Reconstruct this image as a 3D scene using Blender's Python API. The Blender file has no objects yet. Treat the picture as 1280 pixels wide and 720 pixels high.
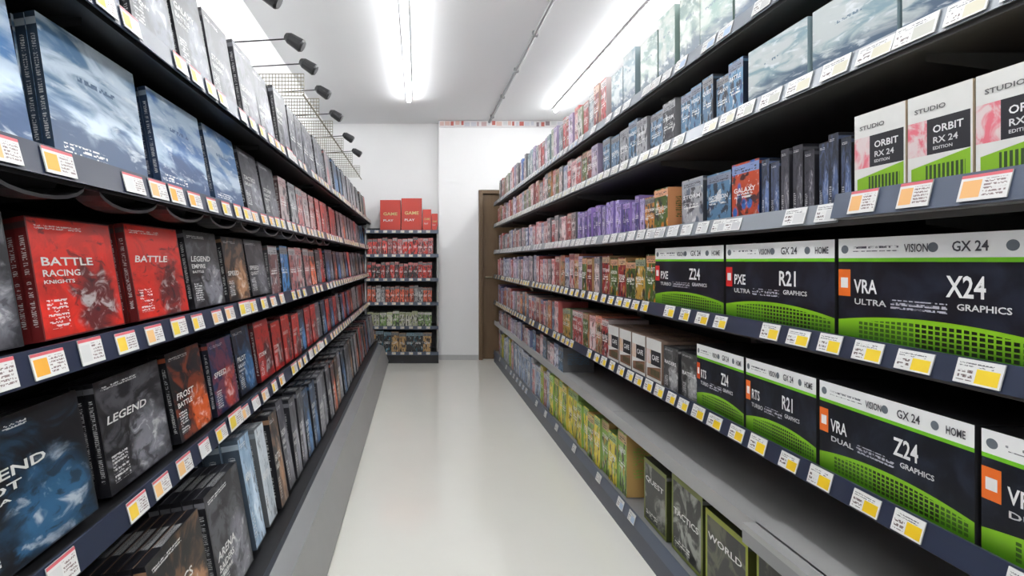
import bpy, math, random
from mathutils import Vector
R = random.Random(11)
S = bpy.context.scene
S.view_settings.view_transform = 'Standard'
S.view_settings.look = 'None'
S.view_settings.exposure = 0.72
S.view_settings.gamma = 1.0

# ------------------------------------------------------------------ node helpers
class T:
    def __init__(s, name, rough=0.5, metal=0.0, spec=0.5):
        s.m = bpy.data.materials.new(name); s.m.use_nodes = True
        s.t = s.m.node_tree; s.n = s.t.nodes; s.l = s.t.links
        s.b = s.n['Principled BSDF']
        s.b.inputs['Roughness'].default_value = rough
        s.b.inputs['Metallic'].default_value = metal
        s.b.inputs['Specular IOR Level'].default_value = spec
    def put(s, sock, v):
        if isinstance(v, (int, float)): sock.default_value = v
        elif isinstance(v, tuple): sock.default_value = v if len(v) == len(sock.default_value) else (*v, 1)[:len(sock.default_value)]
        else: s.l.new(v, sock)
    def math(s, op, a, b=0.0, c=None, clamp=False):
        n = s.n.new('ShaderNodeMath'); n.operation = op; n.use_clamp = clamp
        s.put(n.inputs[0], a); s.put(n.inputs[1], b)
        if c is not None: s.put(n.inputs[2], c)
        return n.outputs[0]
    def mix(s, f, a, b, bt='MIX'):
        n = s.n.new('ShaderNodeMix'); n.data_type = 'RGBA'; n.blend_type = bt
        s.put(n.inputs[0], f); s.put(n.inputs[6], a); s.put(n.inputs[7], b)
        return n.outputs[2]
    def attr(s, name, fac=False):
        n = s.n.new('ShaderNodeAttribute'); n.attribute_name = name
        return n.outputs['Fac'] if fac else n.outputs['Color']
    def uv(s):
        n = s.n.new('ShaderNodeUVMap'); n.uv_map = 'UVMap'
        sp = s.n.new('ShaderNodeSeparateXYZ'); s.l.new(n.outputs[0], sp.inputs[0])
        s.u, s.v, s.uvv = sp.outputs[0], sp.outputs[1], n.outputs[0]
        s.seed = s.attr('seed', True)
    def comb(s, a, b, c=0.0):
        n = s.n.new('ShaderNodeCombineXYZ'); s.put(n.inputs[0], a); s.put(n.inputs[1], b); s.put(n.inputs[2], c)
        return n.outputs[0]
    def noise(s, vec, scale, detail=3, dist=0.0, rough=.55):
        n = s.n.new('ShaderNodeTexNoise'); s.l.new(vec, n.inputs['Vector'])
        n.inputs['Scale'].default_value = scale; n.inputs['Detail'].default_value = detail
        n.inputs['Distortion'].default_value = dist; n.inputs['Roughness'].default_value = rough
        return n.outputs[0]
    def white(s, vec):
        n = s.n.new('ShaderNodeTexWhiteNoise'); n.noise_dimensions = '3D'; s.l.new(vec, n.inputs['Vector'])
        return n.outputs[0]
    def rng(s, x, a, b):
        return s.math('MULTIPLY', s.math('GREATER_THAN', x, a), s.math('LESS_THAN', x, b))
    def rect(s, a, b, c, d):
        return s.math('MULTIPLY', s.rng(s.u, a, b), s.rng(s.v, c, d))
    def step(s, x, a, b):
        n = s.n.new('ShaderNodeMapRange'); n.interpolation_type = 'SMOOTHSTEP'
        s.put(n.inputs[0], x); n.inputs[1].default_value = a; n.inputs[2].default_value = b
        return n.outputs[0]
    def lines(s, nu, rows, k=0, fill=.62):
        """rows of small print: strokes in words"""
        r = s.math('MULTIPLY', s.v, rows); ri = s.math('FLOOR', r); rf = s.math('FRACT', r)
        sd = s.math('ADD', s.seed, k)
        st = s.white(s.comb(s.math('FLOOR', s.math('MULTIPLY', s.u, nu)), s.math('ADD', s.math('MULTIPLY', ri, 2), s.math('GREATER_THAN', rf, .5)), sd))
        wd = s.white(s.comb(s.math('FLOOR', s.math('MULTIPLY', s.u, nu / 5)), ri, s.math('ADD', sd, 9)))
        g = s.math('MULTIPLY', s.math('GREATER_THAN', st, .36), s.math('LESS_THAN', wd, .86))
        return s.math('MULTIPLY', g, s.rng(rf, .5 - fill / 2, .5 + fill / 2))
    def done(s, col):
        s.put(s.b.inputs['Base Color'], col); return s.m

def flat(name, col, rough=.5, metal=0.0, spec=.5, nscale=None, namt=.08, bump=0):
    t = T(name, rough, metal, spec)
    tc = t.n.new('ShaderNodeTexCoord')
    f = t.noise(tc.outputs['Object'], nscale or 6.0, 4)
    dark = tuple(c * (1 - namt) for c in col); lite = tuple(min(1, c * (1 + namt)) for c in col)
    if bump:
        b = t.n.new('ShaderNodeBump'); b.inputs['Strength'].default_value = bump; b.inputs['Distance'].default_value = .002
        f2 = t.noise(tc.outputs['Object'], 90, 3); t.l.new(f2, b.inputs['Height']); t.l.new(b.outputs[0], t.b.inputs['Normal'])
    return t.done(t.mix(f, dark, lite))

def emit(name, col, st):
    m = bpy.data.materials.new(name); m.use_nodes = True
    b = m.node_tree.nodes['Principled BSDF']
    b.inputs['Base Color'].default_value = (*col, 1)
    b.inputs['Emission Color'].default_value = (*col, 1); b.inputs['Emission Strength'].default_value = st
    return m

# ------------------------------------------------------------------ product cover materials
def m_case():
    t = T('cover_case', .36, 0, .4); t.uv(); ca, cb = t.attr('ca'), t.attr('cb')
    p = t.comb(t.u, t.math('MULTIPLY', t.v, 1.3), t.math('MULTIPLY', t.seed, 7.3))
    n1 = t.noise(p, 2.2, 5, 1.4); n2 = t.noise(p, 5.5, 4, .8)
    c = t.mix(t.step(n1, .46, .6), ca, t.mix(.3, ca, cb))
    du = t.math('SUBTRACT', t.u, .68); dv = t.math('SUBTRACT', t.v, .3)
    rr = t.math('ADD', t.math('MULTIPLY', du, du), t.math('MULTIPLY', t.math('MULTIPLY', dv, dv), .7))
    rr = t.math('ADD', rr, t.math('MULTIPLY', t.math('SUBTRACT', n1, .5), .35))
    blob = t.step(rr, .11, .02)
    c = t.mix(t.math('MULTIPLY', blob, .9), c, cb)
    c = t.mix(t.math('MULTIPLY', t.math('MULTIPLY', t.step(n2, .52, .68), blob), .7), c, t.mix(.5, cb, (.9, .9, .9, 1)))
    c = t.mix(t.math('MULTIPLY', t.step(n2, .44, .34), .7), c, (.01, .01, .014, 1))
    c = t.mix(t.math('MULTIPLY', t.rect(.08, .3, .08, .32), t.math('MULTIPLY', t.lines(70, 34), .8)), c, (.6, .6, .6, 1))
    c = t.mix(t.math('MULTIPLY', t.rect(.08, .6, .9, .94), t.math('MULTIPLY', t.lines(90, 50, 3), .8)), c, (.6, .6, .6, 1))
    edge = t.math('SUBTRACT', 1.0, t.rect(.015, .985, .012, .988))
    c = t.mix(t.math('MULTIPLY', edge, .8), c, (.015, .015, .018, 1))
    return t.done(c)
def m_sky():
    t = T('cover_landscape', .32, 0, .4); t.uv(); ca, cb = t.attr('ca'), t.attr('cb')
    p = t.comb(t.math('ADD', t.math('MULTIPLY', t.u, 1.1), t.math('MULTIPLY', t.v, .8)), t.math('MULTIPLY', t.v, 2.6), t.math('MULTIPLY', t.seed, 5.1))
    n1 = t.noise(p, 1.7, 6, .8, .5)
    c = t.mix(t.step(n1, .36, .58), ca, cb)
    h = t.math('ADD', t.v, t.math('MULTIPLY', t.math('SUBTRACT', n1, .5), .8))
    c = t.mix(t.step(h, .4, .18), c, t.mix(.75, ca, (.01, .03, .09, 1)))
    c = t.mix(t.math('MULTIPLY', t.step(t.noise(p, 4, 5, .5), .54, .7), .7), c, t.mix(.6, cb, (.8, .83, .86, 1)))
    c = t.mix(t.math('MULTIPLY', t.rect(.3, .7, .62, .68), t.lines(46, 16)), c, t.mix(.6, ca, (.05, .08, .15, 1)))
    c = t.mix(t.math('MULTIPLY', t.rect(.08, .5, .05, .12), t.lines(60, 30)), c, (.7, .7, .7, 1))
    return t.done(c)
def m_gpu():
    t = T('cover_hardware', .3, 0, .4); t.uv(); ca = t.attr('ca')
    p = t.comb(t.math('MULTIPLY', t.u, 2), t.v, t.seed)
    n1 = t.noise(p, 3, 4, .5)
    c = t.mix(t.step(n1, .4, .7), (.006, .007, .011, 1), (.016, .02, .034, 1))
    c = t.mix(t.math('MULTIPLY', t.rect(.3, .56, .36, .44), t.lines(110, 26)), c, (.45, .45, .5, 1))
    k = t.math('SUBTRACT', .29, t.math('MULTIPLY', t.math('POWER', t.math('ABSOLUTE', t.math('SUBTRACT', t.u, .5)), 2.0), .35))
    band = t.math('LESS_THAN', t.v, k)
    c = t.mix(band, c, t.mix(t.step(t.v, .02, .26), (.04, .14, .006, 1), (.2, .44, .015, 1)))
    gu = t.math('FRACT', t.math('MULTIPLY', t.u, 34)); gv = t.math('FRACT', t.math('MULTIPLY', t.v, 24))
    g = t.math('MULTIPLY', t.math('MULTIPLY', t.math('GREATER_THAN', gu, .3), t.math('GREATER_THAN', gv, .32)), t.math('MULTIPLY', t.rng(t.u, .12, .98), t.math('LESS_THAN', t.v, t.math('SUBTRACT', k, .035))))
    g = t.math('MULTIPLY', g, t.math('GREATER_THAN', t.v, .05))
    g2 = t.math('MULTIPLY', g, t.math('GREATER_THAN', t.math('ABSOLUTE', t.math('SUBTRACT', t.u, .62)), .2))
    c = t.mix(t.math('MULTIPLY', g2, .9), c, (.015, .05, .01, 1)); c = t.mix(t.math('MULTIPLY', g, t.math('SUBTRACT', 1.0, g2)), c, (.006, .01, .006, 1))
    c = t.mix(t.math('GREATER_THAN', t.v, .8), c, (.74, .75, .75, 1))
    c = t.mix(t.rng(t.v, .775, .81), c, (.15, .46, .02, 1))
    c = t.mix(t.rect(.0, .075, .44, .7), c, ca)
    c = t.mix(t.rect(.015, .06, .52, .62), c, (.7, .7, .7, 1))
    for cu in (.04, .5, .8):
        du = t.math('SUBTRACT', t.u, cu); dv = t.math('MULTIPLY', t.math('SUBTRACT', t.v, .895), .55)
        c = t.mix(t.math('LESS_THAN', t.math('ADD', t.math('MULTIPLY', du, du), t.math('MULTIPLY', dv, dv)), .0005), c, (.12, .14, .16, 1))
    c = t.mix(t.math('MULTIPLY', t.rect(.09, .34, .87, .92), t.lines(100, 18)), c, (.05, .05, .07, 1))
    return t.done(c)
def m_white():
    t = T('cover_white_box', .4, 0, .4); t.uv(); ca, cb = t.attr('ca'), t.attr('cb')
    p = t.comb(t.u, t.v, t.seed)
    c = t.mix(t.noise(p, 3, 2), (.56, .56, .54, 1), (.66, .66, .64, 1))
    n = t.noise(p, 4, 4, 1)
    c = t.mix(t.rect(.0, .5, .4, .74), c, t.mix(t.step(n, .4, .6), cb, (.6, .5, .5, 1)))
    c = t.mix(t.rect(.32, .97, .4, .74), c, (.02, .02, .025, 1))
    w = t.math('ADD', .28, t.math('MULTIPLY', t.u, .12))
    c = t.mix(t.math('MULTIPLY', t.rng(t.u, .06, .97), t.math('MULTIPLY', t.math('GREATER_THAN', t.v, .1), t.math('LESS_THAN', t.v, w))), c, ca)
    gu = t.math('GREATER_THAN', t.math('FRACT', t.math('MULTIPLY', t.u, 15)), .4)
    c = t.mix(t.math('MULTIPLY', gu, t.rect(.3, .9, .15, .3)), c, (.03, .06, .02, 1))
    return t.done(c)
def m_pack():
    t = T('cover_pack', .38, 0, .4); t.uv(); ca, cb = t.attr('ca'), t.attr('cb')
    p = t.comb(t.u, t.v, t.math('MULTIPLY', t.seed, 3.7))
    vo = t.n.new('ShaderNodeTexVoronoi'); t.l.new(p, vo.inputs['Vector']); vo.inputs['Scale'].default_value = 3.2
    c = t.mix(t.step(vo.outputs['Distance'], .25, .4), ca, cb)
    c = t.mix(t.step(t.noise(p, 5, 4, .8), .57, .7), c, (.62, .62, .62, 1))
    c = t.mix(t.math('MULTIPLY', t.step(t.noise(p, 4, 3, .3), .47, .39), .9), c, (.018, .018, .025, 1))
    c = t.mix(t.rng(t.v, .82, .97), c, t.mix(.2, ca, (.8, .8, .8, 1)))
    c = t.mix(t.math('MULTIPLY', t.rect(.1, .9, .83, .93), t.lines(30, 24)), c, (.04, .04, .05, 1))
    c = t.mix(t.math('MULTIPLY', t.rect(.1, .8, .4, .52), t.lines(26, 18)), c, (.7, .7, .68, 1))
    return t.done(c)
def m_olive():
    t = T('cover_boxed_game', .3); t.uv(); ca, cb = t.attr('ca'), t.attr('cb')
    p = t.comb(t.u, t.v, t.math('MULTIPLY', t.seed, 3.7))
    n = t.noise(p, 2.0, 5, 1.5)
    c = t.mix(t.step(n, .48, .62), (.02, .022, .02, 1), cb)
    c = t.mix(t.math('SUBTRACT', 1.0, t.rect(.05, .95, .05, .93)), c, ca)
    c = t.mix(t.math('MULTIPLY', t.rect(.1, .6, .1, .2), t.lines(44, 26)), c, (.75, .75, .7, 1))
    return t.done(c)
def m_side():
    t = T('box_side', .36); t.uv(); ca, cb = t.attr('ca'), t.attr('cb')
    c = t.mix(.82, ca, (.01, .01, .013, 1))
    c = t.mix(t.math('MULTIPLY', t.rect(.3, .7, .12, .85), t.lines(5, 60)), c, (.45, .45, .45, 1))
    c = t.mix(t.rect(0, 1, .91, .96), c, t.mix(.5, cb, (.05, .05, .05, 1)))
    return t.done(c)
def m_sidecard():
    t = T('carton_side', .45); t.uv(); ca = t.attr('ca'); cb = t.attr('cb')
    c = t.mix(.25, ca, (.32, .32, .3, 1))
    c = t.mix(t.math('MULTIPLY', t.rect(.15, .85, .3, .8), t.lines(40, 20)), c, cb)
    return t.done(c)
def m_tag():
    t = T('price_tag_paper', .4); t.uv(); ca = t.attr('ca')
    c = t.mix(t.rect(.46, .95, .08, .66), (.66, .66, .65, 1), ca)
    c = t.mix(t.math('MULTIPLY', t.rect(.06, .8, .7, .92), t.lines(40, 9, 0, .5)), c, (.1, .1, .11, 1))
    c = t.mix(t.math('MULTIPLY', t.rect(.06, .4, .12, .58), t.lines(26, 5, 2, .6)), c, (.12, .08, .08, 1))
    return t.done(c)
def m_tag2():
    t = T('price_tag_promo', .4); t.uv(); ca = t.attr('ca')
    c = t.mix(t.rect(.05, .45, .12, .78), (.62, .61, .6, 1), ca)
    c = t.mix(t.rect(0, 1, .88, 1.0), c, (.55, .1, .12, 1))
    c = t.mix(t.math('MULTIPLY', t.rect(.5, .95, .15, .8), t.lines(44, 8, 1, .55)), c, (.2, .14, .14, 1))
    return t.done(c)
def m_plain():
    t = T('printed_ink', .4); t.uv(); return t.done(t.attr('ca'))

M = dict(case=m_case(), sky=m_sky(), gpu=m_gpu(), white=m_white(), pack=m_pack(), olive=m_olive(),
         side=m_side(), card=m_sidecard(), tag=m_tag(), tag2=m_tag2(), ink=m_plain(),
         black=flat('shelf_black_metal', (.016, .016, .018), .4, .2),
         under=flat('shelf_underside', (.09, .09, .088), .45, .1),
         grey=flat('shelf_grey_metal', (.24, .245, .25), .38, .2),
         lgrey=flat('shelf_light_grey', (.34, .34, .335), .4),
         navy=flat('price_rail_navy', (.015, .021, .045), .32),
         rail=flat('price_rail_steel_blue', (.022, .03, .056), .32),
         railn=flat('price_rail_pale_blue', (.07, .088, .13), .3),
         railw=flat('price_rail_clear', (.2, .22, .25), .28),
         panel=flat('back_panel', (.02, .02, .022), .6),
         chrome=flat('wire_chrome', (.22, .2, .14), .4, .5),
         plastic=flat('black_plastic', (.015, .015, .017), .38),
         tan=flat('cardboard', (.4, .32, .22), .7),
         off=flat('banner_paper', (.7, .68, .68), .6))
MK = list(M); MI = {k: i for i, k in enumerate(MK)}

# ------------------------------------------------------------------ mesh builder
class B:
    def __init__(s): s.v = []; s.f = []; s.mi = []; s.uv = []; s.ca = []; s.cb = []; s.sd = []
    def face(s, pts, mat, ca=(.5, .5, .5), cb=(.5, .5, .5), seed=0., uv=None):
        b = len(s.v); s.v += [tuple(p) for p in pts]; n = len(pts)
        s.f.append(tuple(range(b, b + n))); s.mi.append(MI[mat])
        s.uv += (uv or [(0, 0), (1, 0), (1, 1), (0, 1)])[:n] if n == 4 or uv else [(0, 0)] * n
        s.ca += [(*ca, 1)] * n; s.cb += [(*cb, 1)] * n; s.sd += [seed] * n
    def box(s, O, U, V, W, front, side=None, ca=(.5, .5, .5), cb=(.5, .5, .5), seed=None, top=None):
        O, U, V, W = map(Vector, (O, U, V, W)); side = side or front
        if seed is None: seed = R.random() * 50
        a = (ca, cb, seed)
        s.face([O, O + U, O + U + V, O + V], front, *a)
        s.face([O + U + W, O + W, O + W + V, O + U + V + W], side, *a)
        s.face([O + W, O, O + V, O + V + W], side, *a)
        s.face([O + U, O + U + W, O + U + V + W, O + U + V], side, *a)
        s.face([O + V, O + V + U, O + V + U + W, O + V + W], top or side, *a)
        s.face([O + W, O + W + U, O + U, O], top or side, *a)
    def ab(s, x0, x1, y0, y1, z0, z1, mat, ca=(.5, .5, .5)):
        s.box((x0, y0, z0), (x1 - x0, 0, 0), (0, 0, z1 - z0), (0, y1 - y0, 0), mat, ca=ca)
    def tube(s, p, q, r, mat, n=8, r2=None, cap=True):
        p, q = Vector(p), Vector(q); r2 = r if r2 is None else r2
        d = (q - p).normalized(); a = d.orthogonal().normalized(); b = d.cross(a)
        P = [p + (a * math.cos(2 * math.pi * i / n) + b * math.sin(2 * math.pi * i / n)) * r for i in range(n)]
        Q = [q + (a * math.cos(2 * math.pi * i / n) + b * math.sin(2 * math.pi * i / n)) * r2 for i in range(n)]
        for i in range(n):
            j = (i + 1) % n; s.face([P[i], P[j], Q[j], Q[i]], mat)
        if cap: s.face(P[::-1], mat, uv=[(0, 0)] * n); s.face(Q, mat, uv=[(0, 0)] * n)
    def make(s, name, parent=None):
        me = bpy.data.meshes.new(name); me.from_pydata(s.v, [], s.f)
        for k in MK: me.materials.append(M[k])
        me.polygons.foreach_set('material_index', s.mi)
        uvl = me.uv_layers.new(name='UVMap'); uvl.data.foreach_set('uv', [c for p in s.uv for c in p])
        for nm, dat in (('ca', s.ca), ('cb', s.cb)):
            at = me.attributes.new(nm, 'FLOAT_COLOR', 'POINT'); at.data.foreach_set('color', [c for p in dat for c in p])
        at = me.attributes.new('seed', 'FLOAT', 'POINT'); at.data.foreach_set('value', s.sd)
        me.update()
        o = bpy.data.objects.new(name, me); S.collection.objects.link(o)
        if parent: o.parent = parent
        return o
def empty(name):
    o = bpy.data.objects.new(name, None); S.collection.objects.link(o); return o

_tc = {}
def text_mesh(w):
    if w in _tc: return _tc[w]
    cu = bpy.data.curves.new('t', 'FONT'); cu.body = w; cu.resolution_u = 2; cu.offset = 0.018
    o = bpy.data.objects.new('t', cu); S.collection.objects.link(o)
    dg = bpy.context.evaluated_depsgraph_get(); me = o.evaluated_get(dg).to_mesh()
    vs = [v.co.copy() for v in me.vertices]; fs = [tuple(p.vertices) for p in me.polygons]
    o.evaluated_get(dg).to_mesh_clear(); bpy.data.objects.remove(o); bpy.data.curves.remove(cu)
    mx = max(v.x for v in vs); _tc[w] = (vs, fs, mx); return _tc[w]
def text(b, w, O, U, V, u0, v0, width, height, col, sh=0):
    O, U, V = map(Vector, (O, U, V)); N = U.cross(V).normalized() * .0009
    vs, fs, mx = text_mesh(w)
    P = [O + N + U * (u0 + (v.x + sh * v.y) / mx * width) + V * (v0 + v.y / .72 * height) for v in vs]
    base = len(b.v); b.v += [tuple(p) for p in P]
    b.ca += [(*col, 1)] * len(P); b.cb += [(*col, 1)] * len(P); b.sd += [0.] * len(P)
    for f in fs:
        b.f.append(tuple(base + i for i in f)); b.mi.append(MI['ink'])
        b.uv += [(0, 0)] * len(f)
WORDS = ['GALAXY', 'RAIDERS', 'SPEED', 'EMPIRE', 'LEGEND', 'ARENA', 'STORM', 'KNIGHTS', 'HORIZON', 'QUEST', 'TACTICS', 'RACING', 'SHADOW', 'WORLD', 'BATTLE', 'FROST', 'PILOT', 'TITAN']

# ------------------------------------------------------------------ room
XL, XR, YB, YF, H = -1.14, 2.7, 5.95, -2.2, 2.9
wallm = flat('wall_paint', (.9, .9, .9), .6, 0, .3, 2, .02, .05)
ceilm = flat('ceiling_paint', (.86, .87, .88), .7, 0, .3, 1.5, .02)
floorm = flat('floor_vinyl', (.8, .79, .73), .12, 0, .6, 3, .03)
trimm = flat('trim_grey', (.5, .5, .5), .5)
def slab(name, x0, x1, y0, y1, z0, z1, mat, parent=None, bev=0):
    me = bpy.data.meshes.new(name)
    v = [(x, y, z) for x in (x0, x1) for y in (y0, y1) for z in (z0, z1)]
    me.from_pydata(v, [], [(0, 1, 3, 2), (4, 6, 7, 5), (0, 4, 5, 1), (2, 3, 7, 6), (0, 2, 6, 4), (1, 5, 7, 3)])
    me.materials.append(mat); me.update()
    o = bpy.data.objects.new(name, me); S.collection.objects.link(o)
    if bev:
        m = o.modifiers.new('b', 'BEVEL'); m.width = bev; m.segments = 2
    if parent: o.parent = parent
    return o
slab('floor', XL - .1, XR + .1, YF - .1, YB + .1, -.1, 0, floorm)
slab('ceiling', XL - .1, XR + .1, YF - .1, YB + .1, H, H + .1, ceilm)
slab('wall_left', XL - .1, XL, YF, YB, 0, H, wallm)
slab('wall_right', XR, XR + .1, YF, YB, 0, H, wallm)
slab('wall_back', XL - .1, XR + .1, YB, YB + .1, 0, H, wallm)
slab('wall_front', XL - .1, XR + .1, YF - .1, YF, 0, H, wallm)
YP = 5.82
slab('wall_partition', .255, .74, YP, YB, 0, H, wallm)
slab('wall_partition_right', 1.62, XR, YP, YB, 0, H, wallm)
slab('wall_partition_lintel', .74, 1.62, YP, YB, 2.06, H, wallm)
slab('baseboard_partition', .255, .735, YP - .012, YP, 0, .06, trimm)
slab('baseboard_back', XL, .255, YB - .012, YB, 0, .06, trimm)
door = empty('door_1')
dm = T('door_wood', .45); tcx = dm.n.new('ShaderNodeTexCoord'); mp = dm.n.new('ShaderNodeMapping'); mp.inputs['Scale'].default_value = (14, 14, 1)
dm.l.new(tcx.outputs['Object'], mp.inputs[0]); nn = dm.noise(mp.outputs[0], 2, 5, 1)
dmm = dm.done(dm.mix(nn, (.1, .055, .025, 1), (.18, .115, .06, 1)))
slab('door_leaf', .79, 1.57, YP + .03, YP + .07, 0.005, 2.01, dmm, door, .003)
slab('door_frame_l', .742, .79, YP - .015, YP + .09, 0, 2.055, dmm, door, .003)
slab('door_frame_r', 1.57, 1.618, YP - .015, YP + .09, 0, 2.055, dmm, door, .003)
slab('door_frame_top', .79, 1.57, YP - .015, YP + .09, 2.012, 2.055, dmm, door, .003)
b = B(); b.tube((.83, YP + .03, 1.0), (.83, YP - .03, 1.0), .01, 'chrome'); b.tube((.83, YP - .03, 1.0), (.9, YP - .03, 1.0), .009, 'chrome'); b.make('door_handle', door)
b = B(); b.ab(.26, XR - .02, YP - .012, YP - .002, H - .085, H - .004, 'off')
x = .27
while x < 2.6:
    w = R.uniform(.02, .07); c = R.choice([(.5, .12, .1), (.6, .6, .6), (.25, .2, .22), (.65, .45, .4), (.55, .55, .6), (.5, .35, .35)])
    b.box((x, YP - .014, H - .075 + R.uniform(0, .02)), (w, 0, 0), (0, 0, .05), (0, .002, 0), 'ink', ca=c); x += w + R.uniform(.008, .03)
b.make('promotional_banner_strip')

# ceiling strip lights, plus added fill panels
tube_m = emit('led_tube', (.975, .99, 1.0), 36)
fill_m = emit('fill_panel_glow', (.975, .99, 1.0), 8)
housing = flat('light_housing', (.8, .8, .81), .4)
def light(x, y0, y1):
    e = empty('ceiling_strip_light')
    slab('housing', x - .03, x + .03, y0, y1, H - .022, H - .001, housing, e, .004)
    n = max(1, round((y1 - y0) / 1.5)); L = (y1 - y0) / n
    for i in range(n):
        slab('tube_%d' % i, x - .018, x + .018, y0 + i * L + .015, y0 + (i + 1) * L - .015, H - .05, H - .022, tube_m, e, .008)
light(-.09, -.5, 5.02); light(1.53, -.5, 5.35)
def panel(x, y):  # unseen glowing panel behind the camera, added as frontal fill on the products
    e = empty('added_fill_panel')
    slab('housing', x - .6, x + .6, y - .3, y + .3, H - .03, H - .001, housing, e, .004)
    slab('fill_diffuser', x - .575, x + .575, y - .275, y + .275, H - .036, H - .028, fill_m, e, .002)
for x in (-.3, 1.6):
    panel(x, -1.7); panel(x, -.95)
b = B(); b.tube((.87, YF, H - .02), (.87, YB - .14, H - .02), .016, 'grey', 8)
for i in range(12):
    b.ab(.85, .89, YF + .3 + i * .68, YF + .33 + i * .68, H - .038, H - .001, 'grey')
b.make('ceiling_conduit')

# ------------------------------------------------------------------ left shelving
G0, G1 = -1.1, 5.93
XF = -.58
left = empty('shelving_unit')
LZ = [1.677, 1.357, 1.04, .695]
b = B()
b.ab(XL + .01, XL + .04, G0, G1, 0, 2.05, 'panel')
for z in LZ:
    b.ab(XL + .04, XF - .012, G0, G1, z - .02, z + .006, 'black')
    b.ab(XF - .012, XF - .006, G0, G1, z - .03, z + .02, 'black')
b.ab(XL + .04, -.46, G0, G1, .235, .262, 'black')
y = G0
while y < G1:
    b.ab(XL + .04, XL + .07, y, y + .03, .26, 2.12, 'black')
    for z in LZ:
        b.face([(XL + .07, y, z - .02), (XF - .05, y, z - .02), (XF - .05, y, z - .035), (XL + .07, y, z - .08)], 'black')
    y += 1.0
b.face([(-.34, G1, .03), (-.34, G0, .03), (-.40, G0, .2), (-.40, G1, .2)][::-1], 'lgrey')
b.face([(-.345, G1, 0), (-.345, G0, 0), (-.34, G0, .03), (-.34, G1, .03)][::-1], 'grey')
b.face([(-.40, G0, .2), (-.46, G0, .225), (-.46, G1, .225), (-.40, G1, .2)], 'grey')
b.face([(-.46, G0, .225), (-.46, G0, .262), (-.46, G1, .262), (-.46, G1, .225)], 'rail')
b.face([(-.34, G0, 0), (-1.1, G0, 0), (-1.1, G0, .24), (-.46, G0, .24), (-.4, G0, .2)][::-1], 'lgrey', uv=[(0, 0)] * 5)
b.make('frame', left)
def rail(b, xf, sgn, y0, y1, z, h, mat, tilt=.012):
    if sgn > 0: O, U = (xf + tilt, y0, z - h / 2), (0, y1 - y0, 0)
    else: O, U = (xf - tilt, y1, z - h / 2), (0, y0 - y1, 0)
    V = (-sgn * tilt, 0, h); b.box(O, U, V, (-sgn * .004, 0, 0), mat)
def tags(b, xf, sgn, y0, y1, z, h, pitch, tw, style, cols, tilt=.012, skip=.1, big=0):
    y = y0
    while y < y1 - tw:
        if R.random() > skip:
            w = tw * R.uniform(.9, 1.1); hh = h * R.uniform(.86, 1.0)
            if R.random() < big: w *= 1.5; hh *= 1.15
            if sgn > 0: O, U = (xf + tilt + .003, y, z - h / 2 + .002), (0, w, 0)
            else: O, U = (xf - tilt - .003, y + w, z - h / 2 + .002), (0, -w, 0)
            b.box(O, U, (-sgn * tilt * .9, 0, hh), (-sgn * .002, 0, 0), style, 'lgrey', ca=R.choice(cols))
        y += pitch * R.uniform(.85, 1.2)
b = B()
for z in LZ: rail(b, XF - .004, 1, G0, G1, z, .05, 'navy')
b.make('price_rails', left)
b = B()
OC = [(.7, .34, .04), (.74, .5, .05), (.7, .42, .18), (.7, .52, .06), (.55, .55, .55)]
for z in LZ: tags(b, XF - .004, 1, G0, G1, z, .044, .105 if z < 1.3 else .09, .064, 'tag2', OC, skip=.08, big=.1)
b.make('price_tags', left)
b = B(); y = G0 + .1
while y < 3.2:
    pts = [(y + .1 - .1 * math.cos(math.pi * i / 10), 1.330 - .032 * math.sin(math.pi * i / 10)) for i in range(11)]
    for i in range(10):
        (ya, za), (yb, zb) = pts[i], pts[i + 1]
        b.box((XF - .005, ya, za), (0, yb - ya, zb - za), (0, 0, .006), (-.05, 0, 0), 'plastic')
    y += .235
b.make('curved_guards', left)

def jit(c, a=.25):
    k = R.uniform(1 - a, 1 + a); return tuple(min(1, max(0, x * k)) for x in c)
DK = [((.011, .012, .016), (.6, .1, .02)), ((.011, .014, .024), (.04, .17, .4)), ((.016, .016, .02), (.2, .2, .23)),
      ((.011, .011, .013), (.35, .18, .09)), ((.016, .016, .024), (.28, .28, .33)), ((.01, .012, .025), (.05, .17, .38))]
RD = [((.5, .018, .009), (.04, .01, .012)), ((.36, .014, .01), (.04, .015, .02))]
GR = [((.09, .09, .11), (.33, .33, .35)), ((.14, .14, .16), (.05, .05, .06)), ((.25, .25, .27), (.14, .06, .06))]
PK = [((.36, .15, .15), (.52, .42, .42)), ((.28, .28, .3), (.45, .15, .15)), ((.11, .09, .11), (.42, .3, .3)), ((.42, .03, .018), (.42, .28, .28))]
SK = [((.07, .19, .42), (.43, .52, .63)), ((.1, .22, .4), (.46, .54, .63)), ((.04, .12, .3), (.37, .48, .61))]
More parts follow.
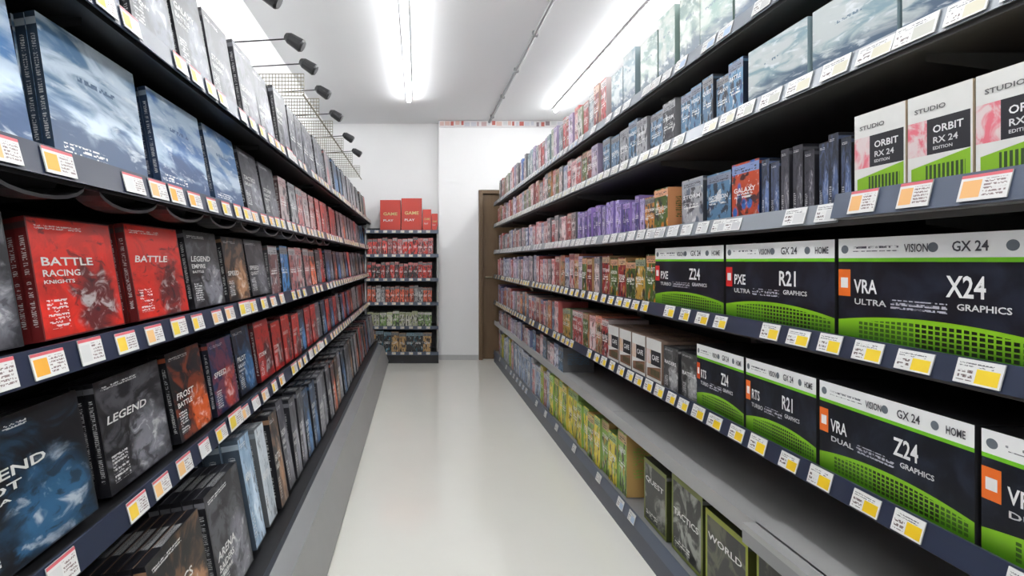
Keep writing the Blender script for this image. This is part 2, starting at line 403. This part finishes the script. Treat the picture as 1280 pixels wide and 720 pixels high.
def lcase(b, y, w, z, h, n, th, style, ca, cb, tilt=.1, xf=XF - .035, word=None, tcol=(.64, .64, .62)):
    zz = z + n * th * math.sin(tilt) + .001
    seed = R.random() * 50
    for i in range(n):
        off = i * th
        O = Vector((xf - off * math.cos(tilt), y + (R.uniform(-.003, .003) if i else 0), zz - off * math.sin(tilt)))
        U = Vector((0, w, 0)); V = Vector((-h * math.sin(tilt), 0, h * math.cos(tilt))); W = Vector((-th * .9 * math.cos(tilt), 0, -th * .9 * math.sin(tilt)))
        b.box(O, U, V, W, style, 'side', ca=ca, cb=cb, seed=seed)
        if i == 0 and word:
            v0 = R.choice([.46, .5, .4, .6])
            text(b, word, O, U, V, .08, v0, min(.62, .1 * len(word)), .07, tcol, R.choice([0, .2]))
            if R.random() < .7: text(b, R.choice(WORDS), O, U, V, .08, v0 - .09, .42, .055, tcol)
            if R.random() < .5: text(b, R.choice(WORDS), O, U, V, .08, v0 - .15, .34, .03, tcol)

def lrow(z, gap, plan, name, xf=XF - .035, start=0.0, fix=()):
    b = B(); y = G0 + .02 + start; fix = list(fix)
    while y < G1 - .2:
        st = None
        for (ya, yb, opts) in plan:
            if ya <= y < yb: st = opts; break
        pal, style, w, h, n, th = st
        w2 = w * R.uniform(.95, 1.05)
        if fix and y + w2 > fix[0][0] - .03:
            y, w2, pal = fix.pop(0)[:3]
        ca, cb = R.choice(pal)
        hh = min(h * R.uniform(.97, 1.03), gap)
        lcase(b, y, w2, z + .006, hh, n, th, style, jit(ca), jit(cb), R.uniform(.15, .2) if y < 2 else R.uniform(.1, .14), xf + R.uniform(-.008, .004),
              R.choice(WORDS) if y < 3.2 and style == 'case' else None)
        y += w2 + (R.uniform(.03, .045) if y < 2 else R.uniform(.012, .03))
    b.make(name)
DG = [((.024, .024, .032), (.13, .13, .15)), ((.032, .032, .042), (.19, .19, .22)), ((.012, .012, .016), (.12, .13, .16))]
far = lambda st='case': (DK + DK[:1] + RD + RD + GR + PK[2:], st, .13, .22, 3, .03)
lrow(LZ[0], .34, [(-9, .8, (DG, 'sky', .2, .26, 5, .025)), (.8, 2.2, (DG + DK[2:5], 'case', .19, .29, 5, .024)), (2.2, 3.2, (GR + DG, 'pack', .13, .28, 4, .025)), (3.2, 9, (PK[1:] + GR + DK, 'case', .13, .27, 3, .03))], 'game_cases')
lrow(LZ[1], .27, [(-9, 1.6, (SK, 'sky', .25, .245, 6, .02)), (1.6, 2.0, (DG + SK[2:] + DK[2:3], 'case', .19, .23, 5, .024)), (2.0, 2.9, (PK + GR, 'pack', .13, .22, 4, .025)), (2.9, 9, far())], 'game_cases',
     fix=[(.5, .265, SK[:1]), (.825, .285, SK[1:2]), (1.15, .27, SK[2:]), (1.47, .24, SK[:1])])
lrow(LZ[2], .27, [(-9, 1.9, (DK[2:5], 'case', .2, .22, 5, .022)), (1.9, 2.9, (PK[1:] + GR + DK[:2], 'pack', .13, .21, 4, .025)), (2.9, 9, far())], 'game_cases',
     fix=[(.53, .225, DK[2:3]), (.80, .22, RD[:1]), (1.065, .235, RD[:1]), (1.34, .21, DK[2:3])])
lrow(LZ[3], .29, [(-9, 1.1, (DK[:3], 'case', .22, .235, 5, .024)), (1.1, 1.9, ([DK[0], DK[5], RD[1], DK[2]], 'case', .17, .235, 5, .022)), (1.9, 9, far())], 'game_cases',
     fix=[(.33, .25, DK[2:3]), (.62, .3, [((.01, .011, .015), (.03, .11, .22))]), (.97, .24, DK[2:3]), (1.25, .19, DK[:1]), (1.475, .18, [((.02, .03, .09), (.4, .05, .03))])])
lrow(.256, .39, [(-9, 1.25, (DK[2:4] + DK[:1], 'case', .22, .30, 5, .03)), (1.25, 2.2, (DK[2:] + [((.2, .3, .42), (.5, .6, .7)), ((.42, .46, .5), (.3, .35, .4))] + DG, 'case', .09, .34, 3, .06)), (2.2, 9, (DK + GR + RD[1:], 'case', .11, .31, 3, .04))], 'game_cases', xf=-.50)

wb = empty('wire_display_rack'); b = B()
for y in (2.62, 3.02, 3.5, 4.0, 4.55, 5.15):
    x0, x1, z0, z1 = XL + .02, -.62, 2.1, 2.22
    for i in range(30):
        x = x0 + (x1 - x0) * i / 29; b.tube((x, y, z0), (x, y, z1), .0022, 'chrome', 4)
    for i in range(7):
        z = z0 + (z1 - z0) * i / 6; b.tube((x0, y, z), (x1, y, z), .0026, 'chrome', 4)
for x in (XL + .06, -.62): b.tube((x, 2.6, 2.1), (x, 5.3, 2.1), .005, 'chrome', 6)
b.make('wire_grid', wb)
for y in (1.8, 2.17, 2.62, 2.95, 3.4, 3.95, 4.65, 5.3):
    e = empty('shelf_spotlight'); b = B()
    b.tube((XL, y, 2.385), (-.73, y, 2.41), .004, 'plastic'); b.tube((-.73, y, 2.41), (-.67, y, 2.40), .004, 'plastic')
    b.tube((-.70, y, 2.415), (-.635, y + .005, 2.375), .03, 'plastic', 14, .036)
    b.tube((-.72, y, 2.427), (-.70, y, 2.415), .018, 'plastic', 14, .03)
    b.tube((-.635, y + .005, 2.375), (-.625, y + .006, 2.369), .036, 'plastic', 14, .028)
    b.ab(XL, XL + .02, y - .03, y + .03, 2.34, 2.42, 'plastic')
    b.make('lamp_head', e)

# ------------------------------------------------------------------ right shelving
XG, XGB = .914, 1.37
GE = 5.72
right = empty('shelving_unit')
RZ = [1.875, 1.617, 1.305, 1.017, .71, .47]
b = B()
b.ab(XGB, XGB + .03, G0, GE, 0, 2.1, 'panel')
for z in RZ:
    m = 'under' if z > .6 else 'lgrey'
    b.box((XG + .004, G0, z - .018), (XGB - XG - .004, 0, 0), (0, 0, .026), (0, GE - G0, 0), m, top=m)
    b.ab(XG + .0, XG + .006, G0, GE, z - .03, z + .022, m)
    y = G0 + .02
    while y < GE:
        b.face([(XGB, y, z - .018), (XG + .06, y, z - .018), (XG + .06, y, z - .035), (XGB, y, z - .085)], m); y += 1.0
b.ab(XG - .035, XGB - .01, G0, 1.3, .475, .492, 'lgrey'); b.ab(XG - .035, XG - .03, G0, 1.3, .44, .475, 'grey')
b.ab(XG - .03, XGB - .01, .3, .304, .47, .4925, 'panel')
b.ab(XG + .01, XGB - .01, 2.3, 2.303, .47, .479, 'grey')
b.ab(XG + .01, XGB, G0, GE, 0, .125, 'grey')
y = G0
while y < GE - .1:
    b.ab(XGB - .03, XGB, y, y + .03, .12, 2.13, 'grey'); y += 1.0
b.make('frame', right)
b = B()
for z, m in zip(RZ, ['railw', 'railw', 'railw', 'rail', 'rail', 'grey']):
    if z == .47: rail(b, XG, -1, 1.3, GE, z, .04, 'lgrey', .002); continue
    if z == 1.305:
        rail(b, XG, -1, 1.035, GE, z, .045, m); rail(b, XG - .03, -1, G0, 1.015, z + .01, .052, 'railn')
        b.ab(XG - .034, XG + .02, G0, 1.015, z - .018, z - .012, 'grey'); continue
    rail(b, XG, -1, G0, GE, z, .045, m)
rail(b, XG + .0, -1, G0, GE, .115, .05, 'railn', .01); b.ab(XG - .004, XG + .02, G0, GE, 0, .085, 'rail')
b.make('price_rails', right)
b = B()
YC = [(.76, .52, .015), (.78, .56, .03), (.72, .48, .015)]
tags(b, XG, -1, G0, 5.6, 1.017, .041, .092, .06, 'tag', YC, skip=.1)
tags(b, XG, -1, G0, 5.6, .71, .041, .092, .06, 'tag', YC, skip=.1)
tags(b, XG, -1, 1.03, 5.6, 1.305, .04, .08, .065, 'tag', [(.45, .45, .47), (.55, .55, .55)], skip=.05)
tags(b, XG - .03, -1, G0, 1.0, 1.315, .045, .1, .06, 'tag2', [(.7, .38, .14), (.74, .48, .22)], skip=.1)
tags(b, XG, -1, G0, 5.6, 1.617, .04, .085, .07, 'tag', [(.45, .45, .4), (.55, .52, .4)], skip=.05)
tags(b, XG, -1, G0, 5.6, 1.875, .04, .085, .065, 'tag', [(.45, .45, .45), (.3, .4, .55)], skip=.2)
tags(b, XG, -1, 2.0, 5.6, .115, .042, .12, .06, 'tag', [(.5, .5, .5), (.35, .45, .6)], skip=.4)
b.make('price_tags', right)

def rbox(b, y, w, z, h, d, style, side, ca, cb, xf=XG + .02, words=None, top=None):
    O = (xf, y + w, z); U = (0, -w, 0); V = (0, 0, h)
    b.box(O, U, V, (d, 0, 0), style, side, ca=ca, cb=cb, top=top)
    for wd in (words or []): text(b, wd[0], O, U, V, *wd[1:])
WHT = (.72, .72, .72)
def gpu_words():
    return [(R.choice(['RTS', 'PXE', 'VRA']), .1, .48, .13, .13, WHT), (R.choice(['TURBO', 'ULTRA', 'DUAL']), .1, .37, .18, .055, (.5, .5, .5)),
            (R.choice(['X24', 'Z24', 'R21']), .56, .5, .15, .17, WHT), ('GRAPHICS', .6, .4, .2, .05, (.6, .6, .6)), ('VISION', .37, .86, .11, .07, (.05, .05, .06)), ('GX 24', .58, .86, .14, .08, (.05, .05, .06)), ('HOME', .86, .86, .1, .07, (.05, .05, .06))]
RC = [(.65, .08, .012), (.7, .14, .02), (.55, .02, .02)]
b = B()
for y, w in ((-1.0, .39), (-.58, .40), (-.15, .39), (.27, .385), (.675, .39), (1.075, .378), (1.465, .42)):
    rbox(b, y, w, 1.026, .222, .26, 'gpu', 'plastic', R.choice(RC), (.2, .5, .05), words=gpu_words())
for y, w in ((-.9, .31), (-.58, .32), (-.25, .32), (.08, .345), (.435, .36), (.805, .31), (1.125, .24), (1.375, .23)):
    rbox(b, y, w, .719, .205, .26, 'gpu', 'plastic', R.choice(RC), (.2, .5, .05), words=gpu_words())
b.make('graphics_hardware_boxes')
def rrow(b, y0, y1, z, h, w, pals, style='pack', side='card', d=.2, gap=.006, hv=.1, xf=XG + .02, words=True, tcol=WHT):
    y = y0
    while y < y1 - w * .8:
        ww = w * R.uniform(.88, 1.12); hh = h * R.uniform(1 - hv, 1 + hv); ca, cb = R.choice(pals)
        wd = [(R.choice(WORDS), .08, R.choice([.6, .66, .5]), .8, .08, tcol)] if words and y < 3 else None
        rbox(b, y, ww, z, hh, d, style, side, jit(ca), jit(cb), xf + R.uniform(0, .015), wd)
        y += ww + gap
BR = [((.46, .15, .02), (.07, .12, .02)), ((.4, .2, .04), (.22, .02, .02)), ((.07, .12, .03), (.45, .26, .04)), ((.46, .08, .02), (.4, .26, .12)), ((.06, .06, .06), (.45, .18, .03))]
PU = [((.12, .06, .34), (.36, .28, .6)), ((.2, .1, .4), (.06, .05, .2)), ((.22, .16, .44), (.44, .36, .6))]
BL = [((.02, .1, .34), (.45, .06, .02)), ((.025, .05, .13), (.1, .22, .36)), ((.32, .04, .015), (.62, .22, .04)), ((.05, .05, .065), (.1, .18, .28)), ((.1, .12, .16), (.28, .28, .3))]
PI = [((.48, .16, .18), (.62, .48, .48)), ((.52, .42, .42), (.45, .06, .06)), ((.28, .22, .38), (.56, .46, .56)), ((.48, .3, .22), (.28, .04, .04)), ((.12, .16, .36), (.52, .52, .58)), ((.46, .02, .02), (.6, .4, .4)), ((.08, .08, .1), (.42, .32, .32))]
PL = [((.15, .25, .22), (.42, .46, .42)), ((.18, .28, .32), (.44, .48, .48)), ((.25, .29, .16), (.46, .46, .4))]
b = B()
rrow(b, 1.905, 2.5, 1.026, .185, .085, BR[:3], ); rrow(b, 2.5, 3.3, 1.026, .2, .08, BR + PI); rrow(b, 3.3, 5.6, 1.026, .2, .08, PI)
rrow(b, 1.62, 1.82, .719, .17, .1, [((.05, .05, .05), (.3, .3, .3))], style='case', side='side')
for i, y in enumerate((1.84, 1.97, 2.1, 2.23)):
    rbox(b, y, .12, .719, .17, .25, 'white', 'card', (.2, .1, .06), (.6, .42, .28), words=[('CAFE', .4, .52, .45, .12, WHT)])
rrow(b, 2.37, 3.2, .719, .19, .09, BR + PI[:2]); rrow(b, 3.2, 5.6, .719, .19, .08, PI + BL)
rrow(b, 3.1, 4.0, .479, .15, .1, BL + PI); rrow(b, 4.0, 5.6, .479, .15, .08, PI)
b.make('boxed_software')
b = B()
GRN = (.2, .4, .02)
y = -.95
while y < 1.0:
    rbox(b, y, .104, 1.314, .185, .15, 'white', 'tan', GRN, (.62, .14, .18), xf=XG - .005, words=[('ORBIT', .42, .6, .46, .07, WHT), ('STUDIO', .12, .82, .5, .045, (.1, .1, .1)), ('RX 24', .42, .5, .38, .06, (.6, .6, .6)), ('EDITION', .42, .44, .3, .03, (.6, .6, .6))]); y += .1085
b.make('white_accessory_boxes')
b = B()
rrow(b, 1.04, 1.32, 1.314, .16, .028, [((.03, .035, .05), (.12, .18, .35)), ((.03, .03, .04), (.1, .1, .12))], style='case', side='side', words=False, d=.12)
rrow(b, 1.33, 1.78, 1.314, .16, .115, BL, side='side'); rrow(b, 1.8, 2.0, 1.314, .15, .1, BR)
rrow(b, 2.0, 2.85, 1.314, .16, .035, PU, words=False); rrow(b, 2.86, 5.6, 1.314, .18, .08, PI)
b.make('boxed_software')
b = B()
for y, w in ((-.9, .22), (-.66, .22), (-.42, .22), (-.18, .22), (.06, .21), (.28, .21), (.5, .21), (.72, .205), (.935, .2), (1.15, .205)):
    ca, cb = R.choice(PL); rbox(b, y, w, 1.626, .16, .2, 'sky', 'card', ca, cb)
rrow(b, 1.38, 1.75, 1.626, .16, .06, BL[1:2] + BL[3:4], side='side'); rrow(b, 1.76, 2.5, 1.626, .17, .09, BL + GR); rrow(b, 2.5, 5.6, 1.626, .19, .08, PI + BR[:2])
b.make('boxed_software')
b = B()
rrow(b, -.9, 1.6, 1.884, .2, .2, PL + GR[2:], style='sky', gap=.02, words=False)
rrow(b, 1.6, 2.4, 1.884, .23, .13, PL + [((.05, .15, .5), (.42, .46, .52))], style='sky', side='card', words=False, gap=.03)
rrow(b, 2.4, 5.6, 1.884, .22, .07, PI[1:] + PL + [((.04, .13, .45), (.5, .54, .6)), ((.42, .42, .42), (.32, .36, .4))], gap=.012)
b.make('boxed_software')
b = B()
OL = [((.1, .2, .015), (.1, .12, .08)), ((.14, .17, .02), (.3, .31, .28)), ((.07, .14, .015), (.42, .42, .4)), ((.26, .3, .015), (.12, .12, .08))]
YL = [((.6, .46, .02), (.24, .38, .03)), ((.24, .44, .03), (.65, .52, .04)), ((.52, .28, .02), (.2, .34, .06))]
WB = [((.5, .52, .55), (.25, .34, .52)), ((.25, .34, .52), (.56, .56, .56)), ((.42, .42, .46), (.56, .2, .2))]
rrow(b, -1., .95, .13, .2, .22, OL + [((.4, .12, .03), (.1, .1, .1))], style='olive', side='side', d=.3, xf=XG + .025)
rrow(b, .96, 2.15, .13, .27, .19, OL, style='olive', side='side', d=.3, xf=XG + .025, gap=.03)
rrow(b, 2.17, 3.4, .13, .26, .09, YL); rrow(b, 3.4, 5.6, .13, .26, .08, WB + YL[:1])
b.make('boxed_board_games')

# ------------------------------------------------------------------ back shelving
back = empty('shelving_unit'); b = B()
X0, X1, Y0, Y1 = -.62, .245, 5.6, 5.94
for x in (X0, X1 - .02): b.ab(x, x + .02, Y0 + .03, Y1, 0, 1.6, 'lgrey')
b.ab(X0, X1, Y1 - .02, Y1, 0, 1.6, 'panel')
BZ = [.12, .42, .70, .98, 1.26, 1.54]
for z in BZ: b.ab(X0 + .001, X1 - .001, Y0, Y1 - .02, z - .012, z + .012, 'black'); b.ab(X0 + .001, X1 - .001, Y0 - .006, Y0, z - .02, z + .02, 'railn')
b.ab(X0, X1, Y0 + .02, Y1, 0, .1, 'black')
b.make('frame', back)
b = B()
for z in BZ:
    x = X0 + .02
    while x < X1 - .09:
        b.box((x, Y0 - .009, z - .012), (.045, 0, 0), (0, 0, .026), (0, .002, 0), 'tag', ca=(.7, .6, .4)); x += .1
b.make('price_tags', back)
b = B()
spec = [(.12, .24, [((.03, .03, .03), (.4, .25, .1)), ((.04, .15, .2), (.02, .02, .02))], .09), (.42, .17, [((.3, .34, .12), (.42, .42, .34)), ((.5, .48, .42), (.16, .26, .08))], .07),
        (.70, .19, [((.03, .03, .03), (.5, .1, .05)), ((.08, .06, .06), (.34, .34, .34))], .05), (.98, .19, [((.42, .02, .014), (.05, .03, .03)), ((.03, .025, .025), (.45, .04, .03))], .05),
        (1.26, .2, [((.45, .02, .014), (.34, .14, .14)), ((.05, .03, .03), (.5, .05, .04)), ((.42, .32, .32), (.45, .03, .02))], .055)]
for z, h, pal, w in spec:
    x = X0 + .03
    while x < X1 - .03 - w:
        ca, cb = R.choice(pal); ww = w * R.uniform(.9, 1.1)
        b.box((x, Y0 + .03, z + .013), (ww, 0, 0), (0, 0, h * R.uniform(.9, 1.05)), (0, .16, 0), 'pack', 'side', ca=jit(ca), cb=jit(cb)); x += ww + .005
b.make('boxed_software')
b = B()
for x, w, h in ((-.44, .24, .36), (-.19, .24, .38), (.06, .1, .25), (.165, .07, .2)):
    O = (x, Y0 + .03, 1.553)
    b.box(O, (w, 0, 0), (0, 0, h), (0, .2, 0), 'ink', 'side', ca=(.48, .025, .01), cb=(.5, .05, .03))
    text(b, 'GAME', O, (w, 0, 0), (0, 0, h), .15, .5, .7, .1, (.6, .5, .2)); text(b, 'PLAY', O, (w, 0, 0), (0, 0, h), .15, .3, .5, .07, WHT)
b.make('red_display_boxes')

# ------------------------------------------------------------------ world + camera
w = bpy.data.worlds.new('w'); S.world = w; w.use_nodes = True
w.node_tree.nodes['Background'].inputs[0].default_value = (.9, .95, 1, 1); w.node_tree.nodes['Background'].inputs[1].default_value = .5
cd = bpy.data.cameras.new('camera'); co = bpy.data.objects.new('camera', cd); S.collection.objects.link(co)
co.location = (0, 0, 1.2); co.rotation_euler = (math.pi / 2, 0, 0)
cd.sensor_width = 36; cd.lens = 600 / 1280 * 36; cd.shift_x = 118 / 1280; cd.shift_y = -34 / 1280; cd.clip_start = .05
S.camera = co
